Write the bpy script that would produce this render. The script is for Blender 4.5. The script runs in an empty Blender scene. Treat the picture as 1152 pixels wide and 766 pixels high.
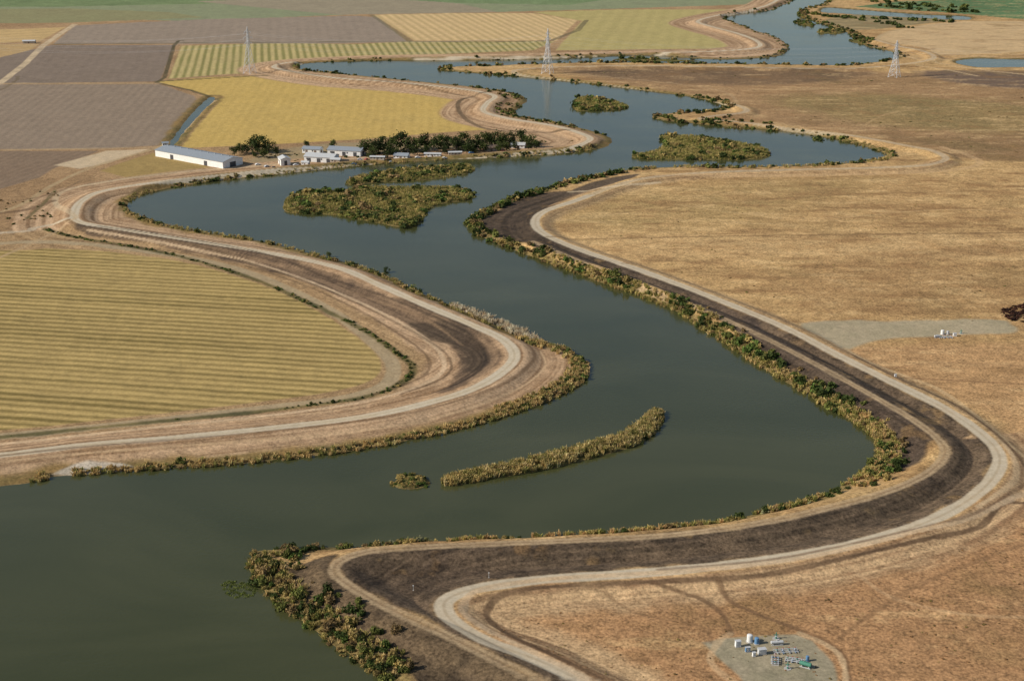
import bpy, math, random, time
import numpy as np
from mathutils import Vector
T0=time.time()
rng=np.random.default_rng(7); random.seed(7)
D=bpy.data; S=bpy.context.scene
# ---------------------------------------------------------------- survey: photo -> ground
H=250.0; F=1600.0; TH=math.atan(553/1600.0); cT,sT=math.cos(TH),math.sin(TH)
def G(p,z=1.0):
    p=np.atleast_2d(np.asarray(p,float)); a=p[:,0]-576; b=383-p[:,1]
    dy=cT*F+sT*b; dz=-sT*F+cT*b
    t=(z-H)/dz
    return np.stack([a*t,dy*t],1)
def UV(x,y,z=0.0):
    zz=z-H; dep=y*cT-zz*sT; up=y*sT+zz*cT
    return 576+F*x/dep, 383-F*up/dep
def s2l(c):
    c=np.asarray(c,float)/255.0
    return np.where(c<0.04045,c/12.92,((c+0.055)/1.055)**2.4)
KA=0.84
def C(*c): return s2l(c)*KA
def cat(P,n=6,closed=False):
    P=np.asarray(P,float); out=[]; m=len(P)
    if m<3: return P
    segs=m if closed else m-1
    for i in range(segs):
        if closed: p0,p1,p2,p3=P[(i-1)%m],P[i],P[(i+1)%m],P[(i+2)%m]
        else: p0,p1,p2,p3=P[max(i-1,0)],P[i],P[i+1],P[min(i+2,m-1)]
        for k in range(n):
            t=k/n
            out.append(0.5*((2*p1)+(-p0+p2)*t+(2*p0-5*p1+4*p2-p3)*t*t+(-p0+3*p1-3*p2+p3)*t**3))
    if not closed: out.append(P[-1])
    return np.array(out)
# ---------------------------------------------------------------- terrain lattice (finer where the land is seen)
ul=np.concatenate([np.arange(-900,-8,9.),np.arange(-8,1160,1.0),np.arange(1160,2060,9.)])
vl=np.concatenate([np.arange(-165,-100,2.5),np.arange(-100,0,2.),np.arange(0,260,0.6),np.arange(260,772,0.9),np.arange(772,1150,6.)])
NR,NC=len(vl),len(ul)
UU,VV=np.meshgrid(ul,vl)
g=G(np.stack([UU.ravel(),VV.ravel()],1),0.0)
X=g[:,0].reshape(NR,NC).astype(np.float32); Y=g[:,1].reshape(NR,NC).astype(np.float32)
tabs=[rng.random((256,256)).astype(np.float32) for _ in range(12)]
def vn(x,y,s=0):
    T=tabs[s%12]; fx=np.floor(x); fy=np.floor(y); ax=x-fx; ay=y-fy
    ix=fx.astype(np.int64)&255; iy=fy.astype(np.int64)&255; jx=(ix+1)&255; jy=(iy+1)&255
    ax=ax*ax*(3-2*ax); ay=ay*ay*(3-2*ay)
    return (T[ix,iy]*(1-ax)+T[jx,iy]*ax)*(1-ay)+(T[ix,jy]*(1-ax)+T[jx,jy]*ax)*ay
def fbm(x,y,o=4,s=0):
    r=0;a=0.5;t=0
    for k in range(o):
        r=r+a*vn(x,y,s+k); t+=a; a*=.55; x=x*2.03+17.3; y=y*2.03+5.1
    return r/t
def ss(a,b,x):
    t=np.clip((x-a)/(b-a),0,1); return t*t*(3-2*t)
def pdist(W,R,closed=False):
    sd=np.full((NR,NC),R,np.float32); al=np.zeros((NR,NC),np.float32)
    best=np.full((NR,NC),R,np.float32); L=0
    n=len(W); rngs=range(n if closed else n-1)
    for i in rngs:
        a=W[i]; b=W[(i+1)%n]; d=b-a; l=math.hypot(*d)
        if l<1e-6: continue
        x0,x1=min(a[0],b[0])-R,max(a[0],b[0])+R; y0,y1=max(60,min(a[1],b[1])-R),max(a[1],b[1])+R
        if y1<60: L+=l; continue
        us,vs=UV(np.array([x0,x1,x0,x1]),np.array([y0,y0,y1,y1]))
        c0,c1=np.searchsorted(ul,us.min())-1,np.searchsorted(ul,us.max())+1
        r0,r1=np.searchsorted(vl,vs.min())-1,np.searchsorted(vl,vs.max())+1
        c0=max(c0,0);r0=max(r0,0)
        if c1<=c0 or r1<=r0 or c0>=NC or r0>=NR: L+=l; continue
        xs=X[r0:r1,c0:c1]-a[0]; ys=Y[r0:r1,c0:c1]-a[1]
        t=np.clip((xs*d[0]+ys*d[1])/(l*l),0,1)
        ex=xs-t*d[0]; ey=ys-t*d[1]; dd=np.sqrt(ex*ex+ey*ey)
        m=dd<best[r0:r1,c0:c1]
        best[r0:r1,c0:c1][m]=dd[m]
        sg=np.where(d[0]*ys-d[1]*xs>0,1,-1)
        sd[r0:r1,c0:c1][m]=(dd*sg)[m]; al[r0:r1,c0:c1][m]=(L+t*l)[m]
        L+=l
    return best,sd,al
def inside(W):
    u,v=UV(W[:,0],W[:,1]); cnt=np.zeros((NR,NC+1),np.int32); n=len(u)
    for i in range(n):
        u1,v1,u2,v2=u[i],v[i],u[(i+1)%n],v[(i+1)%n]
        if v1==v2: continue
        if v1>v2: u1,v1,u2,v2=u2,v2,u1,v1
        r0,r1=np.searchsorted(vl,v1),np.searchsorted(vl,v2)
        if r1<=r0: continue
        rr=np.arange(r0,r1); uc=u1+(vl[rr]-v1)/(v2-v1)*(u2-u1)
        np.add.at(cnt,(rr,np.searchsorted(ul,uc)),1)
    rc=cnt[:,::-1].cumsum(1)[:,::-1]
    return (rc[:,1:]%2)==1
N1=(fbm(X/14,Y/14,4,1)-0.5)*2
N2=(fbm(X/60,Y/60,4,3)-0.5)*2
N3=(fbm(X/2.5,Y/2.5,3,5)-0.5)*2
N4=(fbm(X/260,Y/260,4,7)-0.5)*2
N5=(fbm(X/30+0.3*Y/30,Y/9,4,2)-0.5)*2
N6=(fbm(X/6,Y/6,3,9)-0.5)*2
def sdpoly(px,z=1.0,R=12,smooth=True):
    P=cat(px,5,True) if smooth else np.asarray(px,float)
    W=G(P,z); ins=inside(W); b,_,_=pdist(W,R,True)
    return np.where(ins,b,-b)
def pm(px,z=1.0,soft=1.5,warp=1.5,smooth=True):
    s=sdpoly(px,z,soft+abs(warp)*1.2+1,smooth)
    return ss(-soft,soft,s+warp*N1)
print('lattice',NR,NC,time.time()-T0)
# ---------------------------------------------------------------- surveyed outlines
left_bank=[(0,547),(30,544),(60,537),(130,531),(200,526),(260,522),(330,515),(400,506),(460,495),(510,484),(560,470),(610,453),(645,436),(658,424),(660,412),(655,402),(640,394),(615,387),(590,381),(565,371),(530,354),(500,341),(470,328),(440,313),(410,302),(375,292),(340,283),(300,273),(260,266),(220,260),(180,252),(158,244),(145,235),(147,226),(165,218),(200,210),(250,203),(300,198),(350,192),(400,187),(450,183),(500,180),(545,178),(600,175),(650,171),(680,166),(688,160),(682,153),(660,146),(630,139),(600,134),(577,130),(583,122),(592,114),(585,107),(560,102),(530,98),(490,94),(450,90),(410,86),(370,82),(342,79),(336,75),(350,71),(400,69),(450,68),(520,68),(600,67),(650,65),(700,63),(740,63),(800,67),(850,66),(880,62),(886,52),(872,42),(850,35),(830,27),(816,20),(840,15),(866,12),(878,7),(890,2),(900,-6)]
right_bank=[(440,766),(412,748),(378,726),(348,702),(320,683),(300,666),(287,650),(280,636),(286,622),(310,617),(350,616),(400,616),(450,611),(520,608),(600,604),(680,600),(740,595),(800,588),(840,580),(880,570),(920,558),(950,545),(975,528),(988,512),(985,495),(970,480),(945,465),(920,450),(890,432),(860,415),(830,395),(800,375),(765,352),(730,337),(690,322),(650,308),(610,293),(575,280),(545,268),(530,257),(528,248),(545,238),(570,226),(600,217),(640,205),(680,196),(720,190),(760,188),(800,188),(860,188),(920,186),(970,182),(998,177),(990,170),(965,163),(930,155),(890,149),(850,145),(810,142),(770,138),(742,135),(735,131),(760,127),(800,125),(815,121),(800,114),(770,108),(740,104),(700,99),(660,94),(620,90),(580,86),(540,83),(505,80),(495,77),(520,75),(560,74),(650,71),(720,71),(800,72),(880,73),(940,74),(970,72),(1010,66),(1004,59),(978,53),(962,45),(955,38),(940,32),(915,24),(900,17),(905,10),(925,5),(940,-6)]
river=[(-900,640),(-300,575)]+left_bank+[(915,-20),(945,-20)]+right_bank[::-1]+[(470,790),(560,860),(700,1000),(900,1300),(-900,1300)]
isl={'fore_reed':[(497,545),(505,537),(530,531),(560,526),(600,516),(650,504),(690,493),(715,480),(730,467),(745,463),(744,478),(722,498),(680,511),(620,527),(560,537),(515,546)],
'fore_small':[(441,545),(450,537),(464,533),(478,538),(484,545),(470,549),(450,549)],
'mid':[(320,236),(322,226),(335,219),(362,215),(380,216),(410,212),(440,211),(480,211),(520,213),(532,219),(528,225),(500,229),(482,236),(472,251),(455,256),(420,250),(370,242),(330,240)],
'midtop':[(390,208),(400,200),(430,194),(480,189),(522,186),(533,190),(528,195),(500,200),(460,204),(430,205)],
'east':[(712,175),(738,170),(748,162),(742,155),(760,153),(800,156),(840,163),(863,169),(862,177),(830,180),(770,180),(720,179)],
'north':[(646,115),(655,110),(680,112),(706,119),(700,123),(665,125),(648,124)],
'far1':[(918,37),(930,33),(950,35),(944,38.5)],'far2':[(956,46),(970,43),(985,47),(970,50)],'far4':[(893,25),(903,23),(918,28),(908,30)],'far3':[(690,67),(720,66),(790,69),(720,69)]}
canal=[(236,110),(241,113),(226,127),(208,148),(196,164),(190,163),(204,143),(222,122)]
pond=[(1075,70),(1100,66),(1152,67),(1300,64),(1300,74),(1152,76),(1100,76)]
slough=[(930,9),(960,11),(1000,14),(1040,17),(1075,18),(1092,20),(1085,23),(1040,21),(990,18.5),(950,16),(925,14)]
RS=14
sr=sdpoly(river,0,RS)
si=np.full((NR,NC),-RS,np.float32)
for k,p in isl.items(): si=np.maximum(si,sdpoly(p,0,RS))
ds=np.maximum(-sr,si)
for p in (canal,pond,slough): ds=np.minimum(ds,-sdpoly(p,0,RS))
ds=ds+1.8*N1*ss(RS,RS-5,np.abs(ds))
print('shore',time.time()-T0)
hgt=-1.0+2.0*ss(-5,5,ds)
# ---------------------------------------------------------------- lines
Lroad=[(-300,545),(-100,524),(0,512),(50,506),(100,500),(200,492),(300,482),(400,470),(470,456),(530,438),(565,418),(579,400),(566,382),(530,365),(480,344),(430,322),(380,301),(300,284),(200,268),(130,257),(90,250),(84,240),(92,226),(120,214),(200,202),(300,191),(400,182),(500,176),(590,170),(640,166),(664,157),(650,149),(620,141),(575,134),(545,126),(548,116),(556,108),(525,101),(450,93),(380,88),(325,80),(308,75),(330,70),(400,66),(500,64),(600,63),(700,60),(800,58),(850,54),(852,47),(830,38),(800,30),(785,24),(810,17),(850,10),(870,3),(885,-8)]
Rin=[(760,850),(680,802),(620,772),(560,743),(500,713),(430,680),(388,655),(376,640),(390,627),(430,618),(520,613),(640,608),(760,601),(860,587),(940,569),(1000,552),(1042,533),(1062,513),(1058,497),(1030,474),(985,447),(920,411),(850,375),(780,344),(700,313),(640,289),(600,272)]
Rout=[(800,860),(720,802),(655,766),(600,740),(548,722),(515,703),(500,686),(506,672),(545,660),(620,651),(740,643),(860,630),(960,612),(1040,588),(1090,562),(1118,536),(1124,512),(1104,488),(1060,458),(1000,428),(940,398),(880,367),(800,334),(720,304),(650,280),(612,263),(602,250),(612,238),(650,225),(690,210),(730,200),(800,194),(900,191),(980,189),(1040,186),(1064,179),(1050,170),(1020,164),(960,153),(880,143),(830,137),(790,134),(800,131),(835,127),(838,122),(815,115),(770,106),(700,96),(640,89),(580,82),(600,77),(700,74),(800,75),(900,77),(960,77),(1020,72),(1050,66),(1040,58),(1010,52),(985,45)]
def line(px,z=1.0,R=8,n=6):
    return pdist(G(cat(px,n),z),R)
dL,sL,aL=line(Lroad,4.0,48)
dI,sI,aI=line(Rin,4.2,26)
dO,sO,aO=line(Rout,3.2,60)
print('roads',time.time()-T0)
shore_ok=ss(1,9,ds)
lev=np.maximum.reduce([3.0*(1-ss(4,17,dL)),3.2*(1-ss(3,16,dI)),2.2*(1-ss(4,15,dO))])
hgt=hgt+lev*shore_ok
hgt=hgt+(0.30*N1+.12*N6)*ss(3,8,ds)*(1-ss(0.5,2.5,lev)) 
def streak(s,a,k): return (vn(s/3.0+3,a/160,k)*0.4+vn(s/1.3,a/90,k+2)*0.4+vn(s/0.6,a/50,k+4)*0.2-0.5)*2
stL=streak(sL,aL,2); stI=streak(sI,aI,3); stO=streak(sO,aO,5)
# ---------------------------------------------------------------- colours
col=np.zeros((NR,NC,3),np.float32); RG=np.ones((NR,NC),np.float32)
def paint(m,c,rg=None):
    if rg is not None: RG[:]=RG*(1-m)+rg*m
    m=m[...,None]; col[:]=col*(1-m)+(c if getattr(c,'ndim',1)==3 else np.asarray(c,np.float32))*m
def mix(c1,c2,t): t=np.clip(t,0,1)[...,None]; return (c1*(1-t)+c2*t).astype(np.float32)
paint(np.ones((NR,NC)),mix(C(208,172,118),C(162,128,86),0.40+N4*0.6+N1*0.5+N5*.45+.2*N6))
bx=np.floor((X+0.25*Y)/520); by=np.floor(Y/420)
hsh=np.modf(np.sin(bx*12.98+by*78.2)*43758.5)[0]; hsh=np.abs(hsh)
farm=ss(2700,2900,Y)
paint(farm,mix(C(134,142,108),C(170,154,124),hsh*1.2-0.1),.5)  # far blocks: distance haze put into the base colour as paler tints
leftland=[(-900,640),(-300,575)]+left_bank+[(915,-20),(-900,-20)]
LL=pm(leftland,0,1,0)
paint(LL,mix(C(184,152,112),C(148,119,86),0.5+N2*0.8+N3*0.3+.3*N6))
def field(px,c1,c2,edge=None,sp=6,amp=0.5,smooth=False,soft=2.0,warp=1.0,nz=0.35,rg=.45):
    m=pm(px,1.0,soft,warp,smooth)
    t=0.35+nz*N2+0.2*N3+0.25*N1
    if edge is not None:
        e=G(edge,1.0); d=e[1]-e[0]; d/=np.hypot(*d)
        q=(-X*d[1]+Y*d[0])/sp+0.05*N2
        t=t+amp*np.sin(2*math.pi*q)*(0.7+0.6*vn(q*.5,q*0+.5,3))
    paint(m,mix(c1,c2,t),rg)
field([(-900,-40),(700,-40),(900,-12),(884,4),(700,10),(560,14),(420,16),(200,24),(90,20),(-900,22)],C(144,148,116),C(130,138,102))  # farthest fields use paled colours to imitate haze; no haze volume
field([(-900,-12),(200,-10),(320,3),(60,8),(-900,8)],C(116,132,90),C(124,138,96))
field([(220,2),(400,-6),(520,5),(560,14),(380,17)],C(158,146,122),C(146,136,112))
field([(400,-3),(560,-8),(700,-3),(640,6),(520,4)],C(118,136,94),C(126,140,100))
field([(-900,14),(80,10),(190,14),(230,20),(75,26),(-900,34)],C(148,142,104),C(132,132,94))
field([(-900,36),(20,33),(74,31),(46,46),(-20,50),(-900,50)],C(202,172,120),C(182,154,106),[(-20,50),(46,46)],30,0.3)
field([(-900,52),(44,50),(18,68),(-10,84),(-900,84)],C(192,162,114),C(168,142,100))
field([(84,29),(230,22),(400,18),(425,20),(458,47),(390,49),(60,50)],C(158,142,124),C(140,126,110),[(84,29),(60,50)],14,0.1)
field([(58,51),(196,51),(180,92),(8,94),(-120,94)],C(140,124,108),C(125,111,98),[(196,51),(180,92)],12,0.12)
field([(-400,94),(8,95),(180,95),(218,108),(222,114),(178,164),(100,168),(0,168),(-600,168)],C(154,136,116),C(132,117,100),[(218,112),(178,164)],9,0.16)
field([(-900,170),(0,170),(112,170),(60,190),(44,200),(0,213),(-900,290)],C(144,122,100),C(121,104,86),[(112,170),(60,190)],8,0.16)
field([(204,52),(300,49),(400,50),(462,47),(624,47),(600,57),(500,61),(400,63),(320,68),(296,75),(300,82),(250,84),(190,89)],C(190,172,118),C(138,132,80),[(204,52),(190,89)],9,0.7)
field([(420,17),(520,15),(600,15),(650,23),(626,46),(466,46)],C(216,186,136),C(180,156,108),[(420,17),(462,46)],13,0.4)
field([(655,24),(600,14),(700,11),(850,11),(846,14),(790,22),(800,34),(836,42),(842,50),(800,55),(625,57)],C(188,172,114),C(162,150,96),[(655,24),(625,57)],22,0.12)
field([(176,92),(240,87),(300,85),(330,86),(400,93),(480,101),(508,109),(515,116),(512,124),(528,137),(548,146),(500,149),(420,156),(300,163),(203,167),(222,142),(246,116),(220,103)],C(206,176,104),C(178,150,84),[(246,116),(203,167)],9,0.1)
field([(112,192),(172,172),(200,178),(248,191),(180,199),(150,202)],C(172,146,92),C(142,122,76))
field([(60,186),(120,170),(168,168),(120,184),(90,190)],C(206,186,154),C(190,166,132))
field([(280,180),(330,166),(420,160),(600,158),(640,162),(560,170),(400,178),(320,186)],C(176,156,122),C(126,110,76),smooth=True,soft=5,warp=6)
field([(-900,215),(0,214),(50,202),(100,196),(110,205),(75,222),(60,250),(0,262),(-900,330)],C(168,137,100),C(138,111,80),rg=.9)
crop=[(-900,300),(-300,285),(0,282),(60,280),(130,284),(200,294),(260,309),(320,331),(370,358),(410,386),(427,404),(427,419),(410,431),(370,441),(300,451),(200,463),(100,474),(0,484),(-300,505),(-900,540)]
lv=[(-900,290),(0,262),(70,252),(130,262),(220,278),(300,300),(380,335),(440,372),(475,405),(465,430),(400,452),(200,475),(0,495),(-900,560)]
band=mix(C(208,175,138),C(144,115,85),0.5+0.9*stL+0.35*N1+.3*N6)
paint((1-ss(40,47,dL)),band,.75)
paint(pm(lv,1,3,3),mix(C(190,158,116),C(142,115,82),0.5+0.6*stL*(dL<46)+0.4*N2+0.5*N1+.3*N6),.9)
loop=[(-300,518),(0,491),(150,476),(300,459),(380,449),(425,437),(441,424),(441,408),(425,390),(385,358),(330,328),(270,304),(200,288),(120,277),(50,272),(0,274)]
dq,sq,_=line(loop,1,16)
paint(1-ss(3.0,4.8,dq+0.8*N1),mix(C(186,166,132),C(156,136,104),0.5+N3*.4+.4*N1),.4)
m=pm(crop,1,1.0,0.6)
e=G([(0,372),(400,396)],1.0); d_=e[1]-e[0]; d_/=np.hypot(*d_)
q=(-X*d_[1]+Y*d_[0])/7.0+0.03*N2
fine=ss(1200,500,Y)
t=0.42+0.42*np.sin(2*math.pi*q)+0.16*fine*np.sin(2*math.pi*q*3+1)+0.5*(vn(q*1.0,X/200,4)-.5)+0.22*N2+0.14*N3+.12*N1
paint(m,mix(C(190,164,106),C(120,104,60),t),.35)
dark=[(95,253),(200,268),(300,287),(370,306),(430,330),(490,351),(535,370),(562,390),(566,404),(552,420),(520,434),(497,441),(512,424),(520,405),(508,388),(470,366),(400,336),(330,309),(250,289),(150,269),(95,262)]
paint(pm(dark,3,2.0,4)*(.85+.15*np.clip(N6,0,1)),mix(C(126,104,82),C(76,64,54),0.5+1.1*stL+0.3*N1+.3*N6),.8)
paint(pm([(455,360),(500,362),(545,385),(550,405),(530,415),(515,390),(480,378)],3,3,5)*0.85,mix(C(88,75,61),C(58,50,43),0.5+1.2*stL))
ditch=[(50,258),(90,268),(140,276),(200,288),(280,312),(350,342),(410,372),(448,398),(464,412),(458,426),(430,441),(380,452),(300,462),(200,472),(100,482),(0,492),(-200,512)]
dd_,sd_,ad_=line(ditch,1,10)
paint((1-ss(0.8,3.4,dd_+1.5*N1))*0.85,mix(C(68,70,40),C(116,104,62),0.5+N1))
paint((1-ss(5,12,ds+3*N1))*LL*(Y<1900),mix(C(156,128,82),C(100,92,56),0.5+N1))
# ---- right side
field([(1152,548),(1060,598),(960,626),(860,648),(740,656),(600,664),(540,680),(520,700),(700,820),(900,1100),(2060,1100),(2060,500)],C(194,152,108),C(146,108,74),smooth=False,nz=0.5,soft=8,warp=8,rg=1)
field([(900,392),(1000,420),(1100,460),(1152,500),(2060,700),(2060,380),(1140,385),(1000,388)],C(202,162,114),C(152,117,80),soft=6,warp=6,rg=1)
field([(600,78),(700,76),(800,77),(960,79),(1152,90),(2060,90),(2060,175),(1152,182),(1070,178),(1030,163),(900,144),(800,132),(850,124),(800,110),(700,95)],C(174,140,100),C(124,100,70),smooth=False,nz=0.9,soft=10,warp=10,rg=.9)
field([(640,79),(800,78),(980,82),(930,92),(860,96),(760,94),(690,88)],C(136,110,82),C(96,80,63),smooth=True,soft=14,warp=14,nz=.8,rg=.9)
field([(1040,80),(1152,80),(1400,84),(1400,104),(1152,100),(1060,90)],C(122,102,86),C(100,84,71),smooth=True,soft=12,warp=12)
field([(870,112),(980,106),(1152,118),(1300,140),(1152,150),(980,140)],C(144,126,84),C(160,130,88),smooth=True,soft=25,warp=25,rg=.9)
field([(985,44),(1030,30),(1100,24),(1200,28),(1300,50),(1160,58),(1060,62),(1040,54)],C(210,180,136),C(186,158,116),smooth=True)
field([(960,8),(1010,2),(1300,-8),(1400,14),(1152,22),(1060,14)],C(92,122,82),C(104,130,88),smooth=False)
field([(930,22),(1000,14),(1080,20),(1030,28),(960,34)],C(158,140,104),C(114,108,74),smooth=True)
paint(pm([(620,250),(700,215),(850,205),(1000,200),(900,235),(760,262)],1,20,25)*0.5,mix(C(146,128,82),C(176,146,98),0.5+N1))
paint(pm([(640,268),(820,262),(1152,262),(1300,275),(1152,292),(860,290),(720,292)],1,18,20)*0.45,mix(C(220,186,134),C(190,154,106),.5+N1))
paint(pm([(900,296),(1100,300),(1152,330),(1000,350),(880,330)],1,14,20)*0.4,C(160,126,86))
gz=(1-LL)*(ds>6)
paint(ss(.10,.6,N5+.3*N1+.2*N6)*.5*gz,C(140,108,72))
paint(ss(.12,.6,-N5+.3*N3)*.35*gz,C(224,190,138))
paint(ss(.25,.6,N2+.4*N1)*.35*gz,C(136,114,76))
# burnt strips along levee
burnA=[(1060,498),(1064,514),(1044,534),(1002,554),(942,571),(862,589),(762,603),(640,610),(520,615),(430,620),(392,628),(380,640),(392,655),(432,680),(500,712),(560,742),(640,785),(680,785),(655,766),(600,742),(545,722),(510,705),(494,686),(502,670),(545,657),(620,648),(740,640),(860,627),(960,609),(1038,585),(1086,559),(1112,534),(1118,512),(1100,490),(1056,460),(1000,432),(940,402),(880,371),(830,350),(850,372),(920,408),(985,444),(1032,472)]
bc=mix(C(114,97,80),C(52,47,43),0.60+0.7*stO+0.6*N1+.5*N6+.4*N3)
paint(pm(burnA,3,2.2,3.5)*(.92-.35*ss(.3,.75,N1+.5*N6)),bc,1.1)
burnB=[(1044,500),(1035,520),(1000,520),(960,470),(900,425),(830,380),(770,340),(700,310),(640,292),(590,275),(540,262),(545,240),(600,217),(640,212),(650,218),(612,238),(604,251),(614,264),(650,281),(720,306),(800,337),(850,360),(862,374),(925,409),(990,445),(1035,474),(1052,492)]
paint(pm(burnB,3,1.8,2.5)*(.95-.3*ss(.3,.75,N1+.5*N6))*ss(6,10,ds+2*N1),mix(C(96,82,70),C(44,40,38),0.56+0.7*stO+0.6*N1+.4*N6),1.1)
burnC=[(325,640),(345,632),(380,630),(372,642),(386,657),(430,684),(500,718),(560,748),(640,792),(560,800),(480,776),(420,740),(360,700),(330,668)]
paint(pm(burnC,2,1.5,3)*0.9*ss(4,8,ds+2*N1),mix(C(108,92,72),C(54,49,43),0.5+N1+0.5*stI+.4*N6),1.1)
field([(660,220),(700,205),(720,196),(700,198),(670,204),(640,216)],C(110,94,76),C(84,72,60),smooth=True,rg=1)
vergeW=ss(3,6,dO)*(1-ss(17,26,dO+4*N1))*(Y<900)
outer=pm([(1130,500),(1160,480),(2060,400),(2060,1150),(900,1150),(720,800),(660,766),(600,735),(545,720),(500,700),(495,680),(512,668),(545,661),(620,652),(740,644),(860,631),(960,613),(1040,589),(1090,563),(1120,536)],3,1,0)
paint(vergeW*outer,mix(C(212,178,134),C(146,115,84),0.5+0.9*stO+0.4*N1+.3*N6),.9)
outer2=pm([(602,250),(612,264),(650,281),(720,305),(800,335),(880,368),(940,399),(1000,429),(1060,459),(1104,489),(1130,515),(1300,500),(1152,200),(700,205)],3,1,0)
paint(ss(3,6,dO)*(1-ss(8,18,dO+4*N1))*outer2*(Y<1400)*0.8,mix(C(210,176,130),C(140,112,83),0.5+0.9*stO+0.4*N1+.3*N6),.9)
paint((1-ss(3,8,ds+3*N1))*(1-LL)*0.85,mix(C(138,120,74),C(86,80,48),0.5+N1))
paint(ss(0.2,1.5,si)*1.0,mix(C(124,114,66),C(82,82,43),0.5+N1))
pad1=[(903,364),(980,361),(1115,360),(1135,365),(1140,374),(1080,377),(1000,381),(966,389),(948,394),(930,384)]
paint(pm(pad1,1,2,3),mix(C(184,168,138),C(160,148,120),0.5+.5*N3+N1),.4)
pad2=[(790,722),(815,717),(895,713),(915,720),(938,745),(942,766),(935,800),(860,800),(830,760)]
paint(pm(pad2,1,0.8,1,False),mix(C(170,158,132),C(140,132,108),0.5+.6*N3+N1),.4)
def track(px,w,c1,c2=None,z=1.0,n=6,k=1.0):
    d,s,a=line(px,z,w/2+4,n)
    c2=c1 if c2 is None else c2
    m=(1-ss(w/2-0.5,w/2+0.6,d+0.4*N3+0.6*N1))*k*(0.8+.35*N1)
    t=0.5+0.4*N3+0.3*N1
    paint(np.clip(m,0,1),mix(c1,c2,t),.5)
light=C(212,198,172); light2=C(186,168,138)
gm=(1-ss(2.4,3.5,dL+0.5*N1)); paint(gm,mix(light,light2,0.3+0.3*N3+0.5*N1+0.5*ss(0.9,0.2,dL)),.25)
gm=(1-ss(1.5,3.0,dI+0.7*N1))*(0.8+.3*N1); paint(np.clip(gm,0,1),mix(C(198,173,136),C(152,128,98),0.4+0.4*N3+0.5*ss(0.9,0.2,dI)),.45)
fO=np.where(Y>1050,0.55,1.0)
gm=(1-ss(2.5,3.8,dO+0.6*N1))*fO; paint(gm,mix(C(208,194,168),C(180,162,134),0.3+0.3*N3+0.4*N1+0.5*ss(0.9,0.2,dO)),.25)
track([(1300,640),(1152,566),(1100,594),(1040,610),(960,630),(860,650),(760,658),(640,664),(575,671),(550,684),(552,700),(580,722),(640,752),(720,795)],2.6,C(118,92,68),C(88,70,54),k=1)
track([(1152,555),(1090,586),(1020,606),(930,628),(850,641),(740,650),(620,657),(545,668),(522,684),(530,702),(580,730),(650,764),(700,800)],3.0,C(216,190,154),C(190,160,124),k=1)
track([(1160,540),(1100,580),(1030,600),(940,621),(860,636),(740,646.5)],1.4,C(122,96,72),k=.8)
track([(1124,500),(1140,520),(1140,545),(1100,575)],2.5,C(210,182,142),k=.8)
track([(1135,498),(1150,520),(1148,550)],1.4,C(122,96,72),k=.7)
track([(950,392),(975,408),(1015,422),(1060,440),(1110,478),(1152,515),(1300,600)],2.6,C(210,180,136),k=.9)
track([(960,402),(1010,430),(1070,455),(1120,492),(1152,525)],1.8,C(110,86,64),k=.9)
track([(735,660),(785,672),(812,690),(822,712)],2.0,C(106,82,60),k=.9)
track([(808,656),(822,676),(850,690),(890,705),(930,722),(950,740),(955,766)],2.2,C(114,88,64),k=.9)
track([(680,668),(720,690),(790,705),(800,722)],1.3,C(126,98,70),k=.6)
track([(960,640),(1000,670),(1080,690),(1152,694)],1.8,C(206,172,130),k=.5)
track([(1152,612),(1050,650),(980,690),(940,722)],1.8,C(124,96,68),k=.6)
track([(900,712),(935,728),(950,750),(950,790)],2.2,C(210,182,142),k=.8)
track([(822,712),(808,722),(800,745),(830,770)],2.2,C(204,174,134),k=.7)
track([(1020,425),(1152,432),(1300,440)],2,C(130,98,70),k=.7)
track([(1000,415),(1060,408),(1152,412)],1.5,C(140,106,76),k=.6)
track([(615,270),(800,266),(950,264),(1152,262),(1400,260)],2.4,C(108,84,58),k=.8)
track([(640,216),(680,214),(742,206)],3,C(222,200,164),k=.9)
track([(690,240),(900,222),(1152,214),(1400,212)],2.5,C(134,106,72),k=.6)
track([(700,300),(850,312),(1000,305),(1152,322)],2.0,C(134,106,72),k=.55)
track([(940,356),(900,330),(820,300),(740,280)],1.8,C(136,108,76),k=.5)
track([(760,230),(900,246),(1060,236),(1152,240)],2.0,C(222,190,140),k=.4)
track([(740,200),(900,198),(1040,194),(1100,186),(1090,175),(1060,166)],6,C(206,172,128),k=.6)
track([(1080,120),(1000,128),(960,150)],3,C(190,158,114),k=.5)
track([(1010,62),(1060,72),(1152,84),(1300,94)],5,C(208,180,138),k=.8)
track([(960,77),(1020,74),(1060,78),(1100,86)],5,C(208,180,138),k=.7)
track([(985,45),(1000,36),(1040,30),(1100,26),(1200,26)],6,C(184,160,122),k=.8)
track([(1000,52),(1060,44),(1152,46)],5,C(170,144,106),k=.6)
track([(560,84),(650,84),(800,100),(830,116)],4,C(186,158,120),k=.5)
track([(-300,275),(0,262),(40,256),(86,249)],5,light,light2)
track([(86,249),(70,236),(62,226),(74,214),(130,203),(200,194),(300,186),(420,177)],4.5,C(204,180,144),light2,k=.9)
track([(0,290),(60,262),(86,250)],3,C(194,166,128),k=.7)
track([(-40,250),(20,232),(60,208),(110,186),(178,166),(205,148),(228,122),(244,112)],4.5,C(194,170,132),C(162,140,104),k=.9)
track([(0,240),(30,236),(60,226)],6,C(108,86,64),k=.8)
track([(30,246),(50,228),(62,214)],3,C(94,90,56),k=.8)
track([(20,226),(60,218),(90,204)],3,C(118,96,72),k=.7)
track([(244,112),(215,102),(176,93),(185,88),(196,51),(205,46)],5,C(92,84,60),C(76,70,50),k=1,n=2)
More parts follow.
